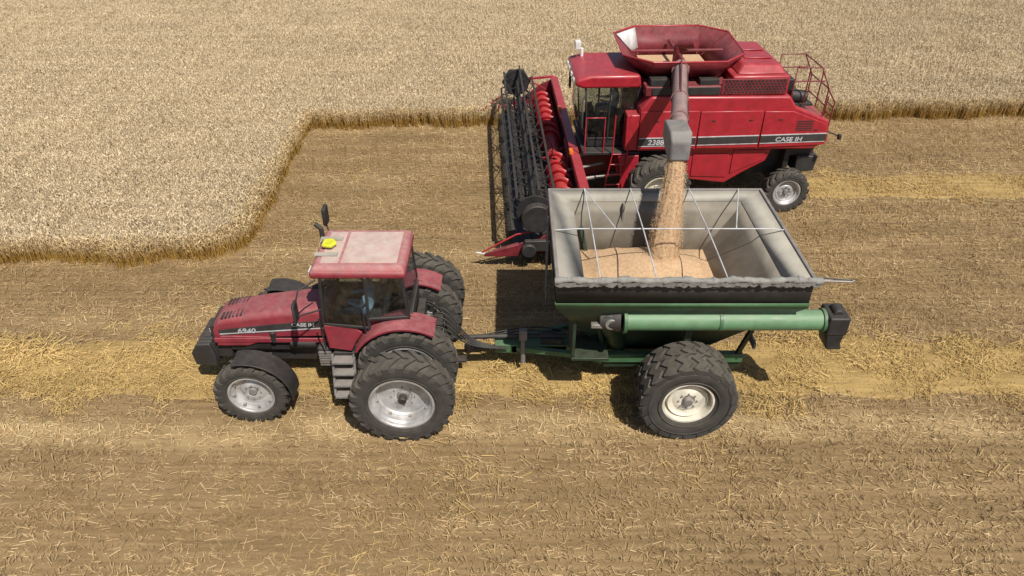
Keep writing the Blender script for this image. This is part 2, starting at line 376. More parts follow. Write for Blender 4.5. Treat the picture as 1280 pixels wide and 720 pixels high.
for s in (-1,1):
    b.add([(-1.49,s*.665,1.86),(-.66,s*.722,1.83),(-.62,s*.70,2.88),(-1.42,s*.66,2.88)],[(0,1,2,3)])
    b.add([(-.66,s*.722,2.02),(.08,s*.67,2.04),(.02,s*.66,2.88),(-.62,s*.70,2.88)],[(0,1,2,3)])
b.add([(-1.51,-.64,1.95),(-1.51,.64,1.95),(-1.43,.64,2.87),(-1.43,-.64,2.87)],[(0,1,2,3)])
b.add([(.09,-.64,2.02),(.09,.64,2.02),(.03,.64,2.87),(.03,-.64,2.87)],[(0,1,2,3)])
b.done('cab_windows',T,GLASS)
b=B(); b.box(-1.60,.10,-.70,.72,2.86,3.0); b.done('cab_roof_rim',T,RED,bevel=.05,seg=3)
b=B(); b.loft([[( -1.57+d,-.68+d,z),(.08-d,-.68+d,z),(.08-d,.70-d,z),(-1.57+d,.70-d,z)] for d,z in ((0,2.96),(.0,3.03),(.07,3.09))]); b.done('cab_roof',T,ROOFRED,bevel=.04,seg=3)
b=B(); b.box(-1.05,-.06,-.52,.54,3.085,3.105); b.box(-1.42,-1.10,-.52,.54,3.08,3.10); b.done('roof_panel',T,ROOFTOP,bevel=.008)
b=B(); 
for s in (-1,1): b.box(-1.63,-1.595,s*.5-.1,s*.5+.1,2.89,2.97)
b.done('roof_lights',T,AMB,bevel=.01)
b=B(); b.prism([(-1.46,-.11),(-1.28,-.14),(-1.20,0),(-1.28,.14),(-1.46,.11)],3.15,3.22,'z'); b.done('gps_receiver',T,YEL,bevel=.03,seg=3)
b=B(); b.box(-1.42,-1.25,-.05,.05,3.09,3.16); b.box(-1.56,-1.15,-.32,-.22,3.105,3.13); b.box(-1.56,-1.15,.22,.32,3.105,3.13); b.done('gps_bracket',T,BINRIM)
b=B(); b.cyl((-1.62,.58,1.7),(-1.62,.58,2.4),.10); b.cyl((-1.62,.58,2.4),(-1.62,.58,3.15),.045); b.cyl((-1.62,.58,3.15),(-1.72,.58,3.25),.045); b.cyl((-1.95,.36,1.9),(-1.62,.58,1.95),.07)
b.done('exhaust_stack',T,BLK)
b=B(); b.box(-1.70,-1.62,1.0,1.26,2.95,3.32); b.box(-1.86,-1.80,-1.16,-.94,2.22,2.62); b.done('mirrors',T,BLKP,bevel=.03,seg=3)
pipes('mirror_arms',T,BLKP,[[(-1.5,.72,2.85),(-1.66,1.1,2.95)],[(-1.5,-.7,2.85),(-1.72,-1.02,2.85),(-1.82,-1.04,2.55)],[(-1.5,-.7,2.2),(-1.82,-1.03,2.3)]],.016)
b=B()
for k in range(4):
    z=.48+k*.23; y=-1.08+k*.06; b.box(-1.36,-.98,y-.12,y+.1,z,z+.035)
for x in (-1.38,-.98): b.cyl((x,-1.1,.46),(x,-.85,1.28),.03,n=4)
b.done('steps',T,GREY)
b=B(); b.box(-1.5,-.85,-.62,-.3,.62,1.08); b.cyl((-.9,.6,.75),(-1.9,.6,.75),.2); b.box(-1.75,-1.45,-.58,-.3,.75,1.2); b.done('fuel_tank',T,BLK,bevel=.05)
b=B()
for k in range(6): b.box(-1.72,-1.48,-.62,-.585,.80+k*.06,.83+k*.06)
b.done('battery_box_louvres',T,STEEL)
pipes('handrail',T,BLKP,[[(-1.5,-.78,1.35),(-1.52,-.82,2.1)],[(-.72,-.76,1.7),(-.72,-.80,2.3)]],.016)
b=B(); b.box(-.95,-.45,-.25,.25,1.50,1.66); b.prism([(-.52,1.64),(-.40,1.64),(-.26,2.40),(-.36,2.42)],-.24,.24); b.box(-.9,-.5,-.1,.1,1.3,1.51); b.box(-1.0,-.5,-.40,-.28,1.70,1.80); b.done('seat',T,SEAT,bevel=.04)
b=B(); b.box(-1.45,-1.3,-.3,.3,1.3,1.85); b.cyl((-1.35,0,1.7),(-1.22,0,2.0),.03); b.box(-.95,-.4,.28,.5,1.5,1.9); b.done('console',T,GREY,bevel=.03)
sw=[( -1.20+.08*math.cos(t),.2*math.sin(t),2.02+.18*math.cos(t)) for t in [2*math.pi*i/20 for i in range(21)]]
pipes('steering_wheel',T,BLKP,[sw,[sw[0],sw[10]],[sw[5],sw[15]]],.013)
person('driver',T,(-.74,-.05,1.78))
b=B(); b.cyl((0,-.0,.45),(.95,0,.45),.05,n=4); b.box(.2,1.05,-.08,.08,.40,.47); b.box(.3,.6,-.4,.4,1.1,1.3)
for s in (-1,1): b.cyl((.15,s*.35,.6),(.85,s*.42,.62),.04,n=8); b.cyl((.55,s*.38,.65),(.35,s*.36,1.3),.03,n=8); b.cyl((.2,s*.3,1.0),(.45,s*.2,1.7),.035,n=8)
b.cyl((.35,0,1.3),(.8,0,.95),.03,n=8); b.box(.15,.3,-.3,.3,1.3,1.75); b.done('rear_hitch',T,BLK,bevel=.01)
b=B()
for k in range(5): b.box(.28,.40,-.25+k*.11,-.18+k*.11,1.35,1.47)
b.done('hydraulic_remotes',T,STEEL,bevel=.01)
pipes('hydraulic_hoses',T,BLKP,[[(.38,-.2+k*.12,1.4),(.62,-.25+k*.13,1.55+.05*k),(.95,-.15+k*.06,.95),(1.35,-.05+k*.03,.75),(1.9,0,.72)] for k in range(5)],.016,True)
# ================================================================ GRAIN CART
C=empty('grain_cart',(3.0,11.4,0))
for i,(y,o) in enumerate(((-1.66,-1),(1.66,1))):
    wheel('wheel_%d'%i,C,.17,y,.90,.78,.44,CREAM,o,n=20,style='diamond',disc=.30,deep=False,skew=.09)
def rect(x0,x1,hy,z): return [(x0,-hy,z),(x1,-hy,z),(x1,hy,z),(x0,hy,z)]
b=B(); b.loft([rect(-2.25,2.0,1.6,3.29),rect(-2.25,2.0,1.6,2.83)],cap=False); b.done('bin_upper_side',C,BLK,solid=.012)
b=B(); b.loft([rect(-2.27,2.02,1.62,2.83),rect(-2.25,2.0,1.6,2.72)],cap=False); b.done('bin_band',C,GRN,solid=.02)
b=B(); b.loft([rect(-2.25,2.0,1.6,2.72),rect(-1.9,1.55,1.14,2.06),rect(-1.3,.9,.42,.95),rect(-1.2,.8,.3,.75)],cap=False); b.done('hopper',C,GRND,solid=.012)
b=B(); b.loft([rect(-2.24,1.99,1.59,3.30),rect(-1.78,1.62,1.50,3.10)],cap=False); b.done('bin_rim',C,BINRIM,solid=.012)
b=B(); b.loft([rect(-1.78,1.62,1.50,3.095),rect(-1.74,1.52,1.46,2.85),rect(-1.62,.80,1.08,2.08)],cap=False); b.done('bin_interior',C,BIN,solid=.008)
b=B(); b.box(-2.28,2.03,-1.635,-1.585,3.27,3.33); b.box(-2.28,2.03,1.585,1.635,3.27,3.33); b.box(-2.28,-2.22,-1.58,1.58,3.27,3.33); b.box(1.97,2.03,-1.58,1.58,3.27,3.33)
b.done('rim_tube',C,GREY,bevel=.012)
b=B()
for x in (-.75,.35): b.box(x-.02,x+.02,1.38,1.47,2.55,3.1)
b.done('bin_ribs',C,BIN,bevel=.005)
rings=[]
for i in range(121):
    x=-2.3+4.4*i/120; r=.058+.012*math.sin(i*.65)+random.uniform(-.009,.009); sag=.014*math.sin(i*.25)+random.uniform(-.008,.008)
    rings.append([(x,-1.66+r*math.cos(q*math.pi/6),3.33+sag+r*.9*math.sin(q*math.pi/6)) for q in range(12)])
b=B(); b.loft(rings)
V=[];F=[]
for i in range(121):
    x=-2.3+4.4*i/120; h=.05+.04*abs(math.sin(i*.37+math.sin(i*.21)*2))+random.uniform(0,.03)
    V+=[(x,-1.715+random.uniform(-.006,.006),3.32),(x,-1.70+random.uniform(-.012,.012),3.32-h)]
F=[(2*i,2*i+1,2*i+3,2*i+2) for i in range(120)]
b.add(V,F); b.done('rolled_tarp',C,TARP)
L=[[(-1.8,-.0,3.34),(1.75,0,3.34)]]
for x in (-1.55,-.62,.55): L.append([(x,-1.6,3.34),(x,-.8,3.37),(x,0,3.385),(x,.8,3.37),(x,1.6,3.34)])
L.append([(-1.55,1.6,3.33),(-1.1,0,3.34)]);L.append([(1.55,1.6,3.33),(1.1,0,3.34)])
L.append([(-2.24,0,3.31),(-1.8,0,3.34)]); L.append([(1.75,0,3.34),(2.0,0,3.31)])
pipes('tarp_bows',C,SILV,L,.012)
pipes('tarp_crank',C,STEEL,[[(1.9,-1.66,3.33),(2.55,-1.70,3.33)],[(2.05,-1.62,3.33),(2.3,-1.5,3.22),(2.55,-1.70,3.33)],[(2.55,-1.7,3.33),(2.60,-1.7,3.36),(2.0,-1.2,3.1)]],.016)
b=B(); b.cyl((-1.0,-1.38,2.3),(2.45,-1.38,2.3),.185,n=32); b.done('unload_auger_tube',C,GRNL)
b=B(); b.cyl((-1.06,-1.38,2.3),(-1.0,-1.38,2.3),.24,n=28); b.cyl((2.40,-1.38,2.3),(2.46,-1.38,2.3),.215,n=28); b.cyl((.6,-1.38,2.3),(.66,-1.38,2.3),.20,n=28); b.done('auger_flanges',C,GRN,bevel=.006)
b=B(); b.cyl((-1.45,-1.30,2.28),(-1.08,-1.36,2.3),.2,.22,n=24); b.cyl((-1.3,-1.30,2.3),(-1.3,-1.48,2.3),.16,n=20); b.done('auger_pivot',C,BLK,bevel=.02)
b=B(); b.cyl((-1.27,-1.49,2.3),(-1.27,-1.53,2.3),.11,n=20); b.box(-1.62,-1.42,-1.5,-1.4,2.2,2.28); b.done('auger_gearbox',C,STEEL,bevel=.01)
b=B(); b.cyl((-1.3,-1.25,2.2),(-.9,-.35,.95),.185,n=28); b.done('lower_auger',C,GRND)
b=B(); b.box(2.46,2.82,-1.62,-1.14,2.12,2.50); b.loft([[(2.48,-1.60,2.12),(2.80,-1.60,2.12),(2.80,-1.16,2.12),(2.48,-1.16,2.12)],[(2.53,-1.56,1.9),(2.80,-1.56,1.9),(2.80,-1.2,1.9),(2.53,-1.2,1.9)],[(2.56,-1.58,1.78),(2.84,-1.58,1.78),(2.84,-1.18,1.78),(2.56,-1.18,1.78)]]); b.cyl((2.64,-1.5,2.5),(2.64,-1.25,2.5),.09)
b.done('auger_spout',C,BLKP,bevel=.035,seg=3)
b=B(); b.box(-3.35,-.9,-.16,.16,.52,.72); b.prism([(-1.9,-.16),(-3.0,-.16),(-3.3,-.1),(-3.3,.1),(-3.0,.16),(-1.9,.16),(-1.2,.5),(-1.2,-.5)],.50,.70,'z')
for s in (-1,1): b.box(-1.2,1.5,s*.62-.07,s*.62+.07,.72,.92); b.cyl((-2.9,s*.15,.64),(-1.1,s*.66,.80),.08,n=4)
b.done('frame',C,GRN,bevel=.012)
b=B(); b.box(-.02,.36,-1.30,1.30,.78,1.02); b.cyl((.17,-1.7,.9),(.17,1.7,.9),.10)
for s in (-1,1): b.cyl((-1.2,s*.62,.9),(-1.6,s*1.25,2.65),.06,n=4); b.cyl((1.4,s*.62,.9),(1.5,s*1.25,2.65),.06,n=4); b.cyl((.17,s*1.15,1.0),(.17,s*1.30,2.6),.09,n=4)
b.box(-1.2,1.5,-.62,-.3,.55,.70); b.box(-1.9,-1.2,-1.2,-.5,1.2,1.26); b.box(-1.9,-1.84,-1.2,1.2,1.3,2.3); b.done('axle_and_posts',C,GRND,bevel=.01)
b=B(); b.cyl((-2.78,-.24,.35),(-2.78,-.24,1.15),.05); b.box(-2.86,-2.70,-.3,-.18,.95,1.18); b.box(-3.15,-2.95,.12,.2,.72,.8); b.done('jack',C,GREY,bevel=.01)
b=B(); b.box(-3.85,-3.3,-.06,.06,.46,.56); b.cyl((-3.9,0,.42),(-3.9,0,.60),.08); b.box(-2.4,-2.0,-.14,.14,.72,.84); b.done('drawbar',C,BLK,bevel=.01)
pipes('drive_shaft',C,BLK,[[(-4.5,0,.78),(-3.5,0,.82),(-1.4,0,.85)]],.05)
pipes('cart_hoses',C,BLKP,[[(-3.6,.06*k,.75),(-2.8,.1*k,.95),(-2.0,.12*k,.85),(-1.3,-.8+.1*k,1.3),(-1.3,-1.2,2.1)] for k in range(3)],.014,True)
pipes('ladder',C,GREY,[[(-2.30,.6,1.2),(-2.30,.6,3.25)],[(-2.30,1.0,1.2),(-2.30,1.0,3.25)]]+[[(-2.30,.6,1.3+.3*k),(-2.30,1.0,1.3+.3*k)] for k in range(7)],.015)
b=B(); b.box(1.52,1.56,-1.0,-.7,1.3,1.45); b.box(1.52,1.56,.7,1.0,1.3,1.45); b.done('tail_lights',C,GREY)
# grain load
GR=pmat('grain',(.58,.385,.22),.85,var=.14,scale=18,bump=.6)
NX,NY=90,80; vs=[];fs=[]
for j in range(NY+1):
    for i in range(NX+1):
        u=i/NX;v=j/NY; x=-1.61+u*(.91+1.61); y=-1.13+v*2.26
        d=math.hypot((x+.08)*.75,y-.35); z=2.20+.34*math.exp(-d*d*2.6)+.13*math.exp(-((x+1.0)**2+(y-.75)**2)*2.2)
        e=min(u,1-u,v,1-v); z=2.19+(z-2.19)*min(1,e*9); z+=(random.uniform(-.005,.005)+.012*math.sin(x*9+y*5))*min(1,e*10); vs.append((x,y,z))
for j in range(NY):
    for i in range(NX): a=j*(NX+1)+i; fs.append((a,a+1,a+NX+2,a+NX+1))
B().add(vs,fs).done('grain_load',C,GR,ang=60)
# falling grain
G0=Vector((3.10,12.52,4.28)); G1=Vector((2.92,11.78,2.42))
GS=empty('grain_stream',(0,0,0))
rings=[]; ph=[random.uniform(0,6.28) for _ in range(40)]
for k in range(80):
    t=k/79; c=G0.lerp(G1,t); c.y=G0.y+(G1.y-G0.y)*t**.75
    rr=.14+.15*t**1.2; ring=[]
    for q in range(40):
        f=1+.07*math.sin(ph[q]+t*5)+.05*math.sin(q*1.7+t*9)+random.uniform(-.035,.035); ring.append((c.x+rr*f*math.cos(q*math.pi/20),c.y+rr*.8*f*math.sin(q*math.pi/20),c.z))
    rings.append(ring)
B().loft(rings).done('stream_core',GS,GR,ang=180)
b=B()
for k in range(11000):
    t=random.random(); c=G0.lerp(G1,t); c.y=G0.y+(G1.y-G0.y)*t**.75
    rr=(.14+.15*t**1.2)*(abs(random.gauss(0,.20))+.95); a=random.uniform(0,6.283); s=random.uniform(.003,.006)
    p=c+Vector((rr*math.cos(a),rr*.8*math.sin(a),0))
    b.add([p+Vector((s,0,0)),p+Vector((0,s,s)),p+Vector((-s,0,s*.5)),p-Vector((0,0,s*3.5))],[(0,1,2),(0,1,3),(1,2,3),(0,2,3)])
b.done('loose_kernels',GS,GR)
# ================================================================ COMBINE
KO=(5.0,19.55,0); KR=R(2.5)
K=empty('combine_harvester',KO,KR)
for i,(y,o) in enumerate(((-1.62,-1),(1.62,1))): wheel('drive_wheel_%d'%i,K,-1.05,y,.88,.72,.44,CREAM,o,n=20,disc=.15,deep=False)
for i,(y,o) in enumerate(((-1.46,-1),(1.46,1))): wheel('steer_wheel_%d'%i,K,2.62,y,.64,.38,.36,GALV,o,n=18,disc=.12,deep=False,skew=.3)
b=B(); b.cyl((-1.05,-1.6,.86),(-1.05,1.6,.86),.14); b.cyl((2.62,-1.4,.62),(2.62,1.4,.62),.09); b.box(2.4,2.85,-.6,.6,.55,.85); b.box(-1.5,2.7,-.8,.8,.85,1.7); b.box(2.55,2.7,-1.1,1.1,.8,1.7)
b.done('chassis',K,BLK,bevel=.02)
side=[(-1.72,1.88),(-1.72,3.05),(-1.45,3.38),(2.2,3.34),(2.42,3.05),(3.38,2.66),(3.48,2.05),(3.1,1.86)]
b=B(); b.prism(side,-1.46,1.46); b.done('body',K,CRED,bevel=.05,seg=3)
b=B(); b.prism([(-.25,1.90),(-.25,.95),(.9,.80),(1.35,1.1),(1.95,1.45),(2.1,1.9)],-1.30,1.30); b.done('lower_body',K,CRED,bevel=.04)
b=B()
for s in (-1,1):
    y0,y1=sorted((s*1.465,s*1.50))
    b.prism([(-1.70,1.95),(-.15,1.95),(-.15,3.0),(-1.70,3.0)],y0,y1); b.prism([(-.11,1.95),(1.55,1.95),(1.55,2.98),(-.11,2.98)],y0,y1); b.prism([(1.59,1.95),(3.40,2.0),(3.32,2.58),(2.35,2.95),(1.59,2.96)],y0,y1)
b.done('side_panels',K,CRED,bevel=.012)
b=B()
for (xa,xb,za,zb) in ((-1.69,-.16,2.06,2.07),(-.10,1.54,2.07,2.09),(1.60,3.38,2.09,2.12)):
    for y0,y1 in ((-1.512,-1.50),(1.50,1.512)): b.prism([(xa,za),(xb,zb),(xb,zb+.19),(xa,za+.19)],y0,y1)
b.done('side_stripe',K,DECAL)
b=B()
for (xa,xb,za,zb) in ((-1.69,-.16,2.25,2.26),(-.10,1.54,2.26,2.28),(1.60,3.37,2.28,2.31)): b.prism([(xa,za+.005),(xb,zb+.005),(xb,zb+.03),(xa,za+.03)],-1.513,-1.50)
for (xa,xb,za,zb) in ((-1.69,-.16,2.03,2.04),(-.10,1.54,2.04,2.06),(1.60,3.37,2.06,2.09)): b.prism([(xa,za),(xb,zb),(xb,zb+.018),(xa,za+.018)],-1.513,-1.50)
b.done('silver_pinstripe',K,SILV)
text('model_number',K,SILV,'2388',.20,(-1.45,-1.518,2.085),0,.15,1.1)
text('maker_lettering',K,SILV,'CASE IH',.17,(2.0,-1.516,2.12),0,.1,1.2)
b=B(); b.prism([(-.1,1.7),(.9,1.7),(.9,1.0),(-.1,1.05)],-1.33,-1.30); b.prism([(1.0,1.8),(1.9,1.8),(1.85,1.5),(1.0,1.1)],-1.33,-1.30); b.done('lower_shields',K,CRED,bevel=.012)
b=B()
for x in (-1.3,.2,1.2,2.0,3.0):
    b.box(x,x+.10,-1.515,-1.50,2.72 if x<2.5 else 2.42,2.745 if x<2.5 else 2.445)
for k in range(6): b.box(2.5,2.95,-1.51,-1.498,2.42+k*.05,2.44+k*.05)
b.done('latches_and_vents',K,BLKP)
b=B(); b.box(2.7,3.4,-1.0,1.0,1.45,1.86); b.prism([(2.9,1.0),(3.45,1.05),(3.5,1.5),(2.9,1.5)],-1.15,1.15); b.done('straw_chopper',K,BLK,bevel=.03)
b=B(); b.box(.62,2.12,-1.36,1.36,3.34,3.86); b.loft([[(.75,-1.25,3.86),(2.05,-1.25,3.86),(2.05,1.25,3.86),(.75,1.25,3.86)],[(.95,-1.0,4.08),(1.95,-1.0,4.05),(1.95,1.0,4.05),(.95,1.0,4.08)]]); b.done('engine_cover',K,CRED,bevel=.05,seg=3)
b=B(); b.box(.35,2.05,-1.40,-1.36,3.40,3.80); b.done('screen_frame',K,CREDI,bevel=.01)
b=B()
for r_ in range(5):
    for c_ in range(17):
        x=.45+c_*.095+(r_%2)*.047
        if x<2.02: b.cyl((x,-1.398,3.46+r_*.072),(x,-1.408,3.46+r_*.072),.032,n=6)
b.done('screen_holes',K,BLKP)
b=B(); b.box(1.1,1.85,-.6,-.2,4.075,4.10); b.box(1.1,1.85,.1,.6,4.075,4.10); b.done('deck_covers',K,CRED,bevel=.01)
b=B(); b.box(2.15,2.9,-1.3,1.3,3.02,3.07); b.done('rear_platform',K,BLK); 
b=B(); b.cyl((2.3,-1.1,3.25),(2.75,-1.1,3.2),.16,n=20); b.box(2.2,2.6,-.6,.4,3.08,3.5); b.done('rear_air_cleaner',K,BLKP,bevel=.03)
rl=[]
for y in (-1.35,-.2): rl.append([(2.25,y,3.3),(2.25,y,4.05),(2.9,y,4.05),(3.2,y,3.5),(3.2,y,2.6)]); rl.append([(2.25,y,3.7),(3.05,y,3.7)])
rl+=[[(2.6,-1.35,3.1),(2.6,-1.35,4.05)],[(2.95,-1.35,3.0),(2.95,-1.35,3.95)],[(3.2,-1.35,3.5),(3.2,-.2,3.5)],[(2.9,-1.35,4.05),(2.9,-.2,4.05)],[(3.2,-1.35,3.05),(3.2,-.2,3.05)],[(3.5,-1.25,2.1),(3.5,-1.25,3.1),(3.2,-1.25,3.5)],[(3.5,-.85,2.1),(3.5,-.85,3.1)]]+[[(3.5,-1.25,2.2+.25*k),(3.5,-.85,2.2+.25*k)] for k in range(4)]
pipes('rear_handrails',K,CREDI,rl,.018)
b=B(); b.box(3.62,3.70,-1.72,-1.62,2.22,2.36); b.box(3.40,3.45,.9,1.1,2.3,2.45); b.done('tail_lights',K,BLKP,bevel=.01); pipes('light_arm',K,BLKP,[[(3.4,-1.4,2.35),(3.66,-1.66,2.3)]],.018)
# grain tank
b=B(); b.box(-1.62,.58,-1.38,1.38,3.36,3.62); b.done('tank_base',K,CREDI,bevel=.03)
b=B(); b.box(-1.45,.32,-1.41,-1.385,3.40,3.60); b.box(-1.5,-1.0,-1.36,-1.0,3.62,3.80); b.box(-.2,.3,-1.30,-1.05,3.62,3.76); b.done('tank_side_shade',K,BLKP,bevel=.01)  # black side panel paints in the shade under the flared tank extension
def octr(x0,x1,y0,y1,c,z,dz=0): return [(x0+c,y0,z),(x1-c,y0,z),(x1,y0+c,z),(x1,y1-c,z+dz),(x1-c,y1,z+dz),(x0+c,y1,z+dz),(x0,y1-c,z+dz),(x0,y0+c,z)]
lo=octr(-1.45,.45,-.80,1.2,.1,3.63); o8=octr(-2.15,1.05,-1.36,1.55,.66,4.24,.12)
b=B(); b.loft([lo,o8],cap=False); b.done('tank_extension',K,CREDI,solid=.03)
b=B(); b.box(-1.4,.4,-.75,1.15,3.63,3.66); b.done('tank_grain',K,GR)
pipes('tank_rim',K,CRED,[o8+[o8[0]]],.026)
b=B()
for p,q in zip(lo,o8): b.cyl(Vector(p)+Vector((0,0,.03)),q,.02,n=6)
b.done('tank_seams',K,CREDI)
b=B(); b.cyl((-.5,-.95,4.0),(-.5,1.2,4.05),.05,n=8); b.cyl((-1.8,.1,4.1),(.7,.1,4.1),.035,n=8); b.cyl((-.5,.1,3.66),(-.5,.1,4.25),.13,n=16); b.cyl((-.5,.1,4.25),(-.15,-.3,4.38),.12,n=16); b.done('bubble_up_auger',K,CREDI)
def facet_panel(i,j,u0,u1,t0,t1,off):
    P0,P1,Q0,Q1=Vector(o8[i]),Vector(o8[j]),Vector(lo[i]),Vector(lo[j])
    def pt(u,t): return P0.lerp(P1,u).lerp(Q0.lerp(Q1,u),t)
    n=(P1-P0).cross(Q0-P0).normalized(); cc=Vector((-.5,.1,4.2)); 
    if (cc-P0).dot(n)<0: n=-n
    return [pt(u,t)+n*off for u,t in ((u0,t0),(u1,t0),(u1,t1),(u0,t1))]
b=B(); b.add(facet_panel(5,6,.0,1.0,.06,.75,.05),[(0,1,2,3)]); b.done('tank_window',K,WHT,solid=.01)
M=Matrix.Translation(KO)@Matrix.Rotation(KR,4,'Z'); MI=M.inverted()
def w2l(p): return MI@Vector(p)
a0=w2l((4.30,18.25,4.02)); a1=w2l((3.11,12.62,4.60)); d=(a1-a0).normalized()
b=B(); b.cyl(a0,a1,.17,n=28); b.done('unloading_auger_tube',K,TUBE)
b=B(); b.cyl(a0,a0+d*.10,.22,n=24); b.cyl(a0+d*2.9,a0+d*2.98,.195,n=24); b.cyl(a0+d*4.6,a0+d*4.65,.195,n=24); b.done('auger_collars',K,TUBE)
b=B(); b.cyl((a0.x,a0.y,3.3),(a0.x,a0.y,4.05),.21,n=24); b.cyl((a0.x,a0.y,4.05),a0+d*.05+Vector((0,0,.05)),.22,n=24); b.done('auger_elbow',K,TUBE,bevel=.02)
b=B()
b.loft([[Vector(w2l((3.11+sx*wd,y,z))) for sx,z in ((-1,zb),(1,zb),(1,zt),(-1,zt))] for y,wd,zb,zt in ((13.2,.18,4.40,4.72),(12.85,.205,4.32,4.78),(12.45,.205,4.24,4.78),(12.33,.18,4.24,4.6))]); b.done('auger_spout',K,GREY,bevel=.04,seg=3)
pipes('auger_support',K,CREDI,[[tuple(a0+Vector((0,0,.25))),tuple(a0+d*3+Vector((0,0,.19)))]],.018)
pipes('auger_hose',K,BLKP,[[tuple(a0+Vector((.19,0,.0))),tuple(a0+d*2+Vector((.19,0,-.05))),tuple(a0+d*4.8+Vector((.19,0,0)))]],.012)
# cab
b=B(); b.prism([(-3.20,3.50),(-3.42,3.58),(-3.38,3.74),(-3.0,3.84),(-1.72,3.84),(-1.66,3.5)],-1.12,.92); b.done('cab_roof',K,CRED,bevel=.07,seg=3)
b=B(); b.prism([(-1.72,1.5),(-1.62,1.5),(-1.62,3.5),(-1.72,3.5)],-.98,.8); b.box(-3.0,-1.7,-1.0,.85,1.85,2.08); b.box(-3.15,-1.6,-1.35,1.0,1.74,1.82); b.done('cab_back_and_floor',K,BLKP,bevel=.015)
b=B()
for y in (-1.0,.84):
    for p,q in (((-3.0,y,2.0),(-3.12,y,3.52)),((-2.45,y,2.0),(-2.45,y,3.52)),((-1.72,y,2.0),(-1.72,y,3.52)),((-3.0,y,2.08),(-1.72,y,2.08))): b.cyl(p,q,.032,n=4)
b.cyl((-3.02,-1,2.08),(-3.02,.84,2.08),.04,n=4); b.done('cab_frame',K,BLKP,bevel=.008)
b=B(); 
b.add([(-3.0,-1.0,2.1),(-2.45,-1.0,2.1),(-2.45,-1.0,3.5),(-3.12,-1.0,3.5)],[(0,1,2,3)]); b.add([(-2.45,-1.0,2.1),(-1.75,-1.0,2.1),(-1.75,-1.0,3.5),(-2.45,-1.0,3.5)],[(0,1,2,3)])
b.add([(-3.0,.84,2.1),(-1.75,.84,2.1),(-1.75,.84,3.5),(-3.12,.84,3.5)],[(0,1,2,3)])
fr=[]
for z,x in ((2.08,-3.02),(2.8,-3.18),(3.5,-3.14)): fr.append([(x-.16*math.cos(t*math.pi/2)+.0,-.08+.92*t,z) for t in (-1,-.66,-.33,0,.33,.66,1)])
b.loft(fr,cap=False,closed=False); b.done('cab_windows',K,GLASS)
b=B(); b.box(-2.3,-1.85,-.35,.15,2.1,2.5); b.box(-1.92,-1.8,-.35,.15,2.5,3.1); b.box(-2.95,-2.75,-.35,.15,2.05,2.7); b.done('cab_interior',K,SEAT,bevel=.04)
person('operator',K,(-2.15,-.1,2.62),WHT)
b=B()
for y in (-.8,-.3,.2,.6): b.box(-3.45,-3.40,y-.09,y+.09,3.58,3.70)
b.done('work_lights',K,AMB,bevel=.015)
b=B(); b.box(-3.28,-3.22,-1.62,-1.40,2.6,3.05); b.box(-3.28,-3.22,1.2,1.42,2.7,3.15); b.done('mirrors',K,BLKP,bevel=.03); pipes('mirror_arms',K,BLKP,[[(-3.1,-1.0,3.4),(-3.25,-1.5,3.3),(-3.25,-1.5,2.7)],[(-3.1,.85,3.4),(-3.25,1.3,3.4),(-3.25,1.3,2.8)]],.018)
b=B(); b.cyl((-3.05,.6,3.82),(-3.05,.6,4.05),.045); b.box(-3.25,-3.1,.45,.7,4.05,4.25); b.done('antenna_box',K,WHT,bevel=.01)
b=B(); b.prism([(-1.72,1.9),(-2.25,1.72),(-2.1,1.0),(-1.72,.9)],-1.1,1.1); b.box(-2.05,-1.70,-1.46,-1.05,1.9,2.9); b.prism([(-2.0,.55),(-1.6,.55),(-1.62,1.75),(-2.2,1.75)],-1.44,-1.38); b.done('front_panel',K,CRED,bevel=.03)
L=[]
for y in (-1.45,): L+=[[(-2.55,y,.5),(-2.35,y,1.85),(-2.35,y,2.9)],[(-2.15,y,.5),(-1.95,y,1.85),(-1.95,y,2.9)]]
L+=[[(-2.53+.045*k,-1.45,.6+.3*k),(-2.13+.045*k,-1.45,.6+.3*k)] for k in range(5)]+[[(-3.1,-1.35,1.8),(-3.1,-1.35,2.8),(-2.6,-1.35,2.8),(-2.6,-1.35,1.8)]]
pipes('ladder',K,CRED,L,.02)
b=B(); b.prism([(-3.45,.55),(-3.45,1.40),(-1.8,1.80),(-1.6,1.1)],-.65,.65); b.done('feeder_house',K,CREDI,bevel=.03)
b=B()
for s in (-1,1): b.cyl((-3.3,s*.75,.7),(-1.6,s*.75,.95),.06,n=10)
b.cyl((-3.3,-.8,1.5),(-2.2,-.8,1.6),.045,n=8); b.cyl((-3.5,-1.2,1.25),(-2.5,-.9,1.3),.04,n=8); b.done('lift_cylinders',K,STEEL)
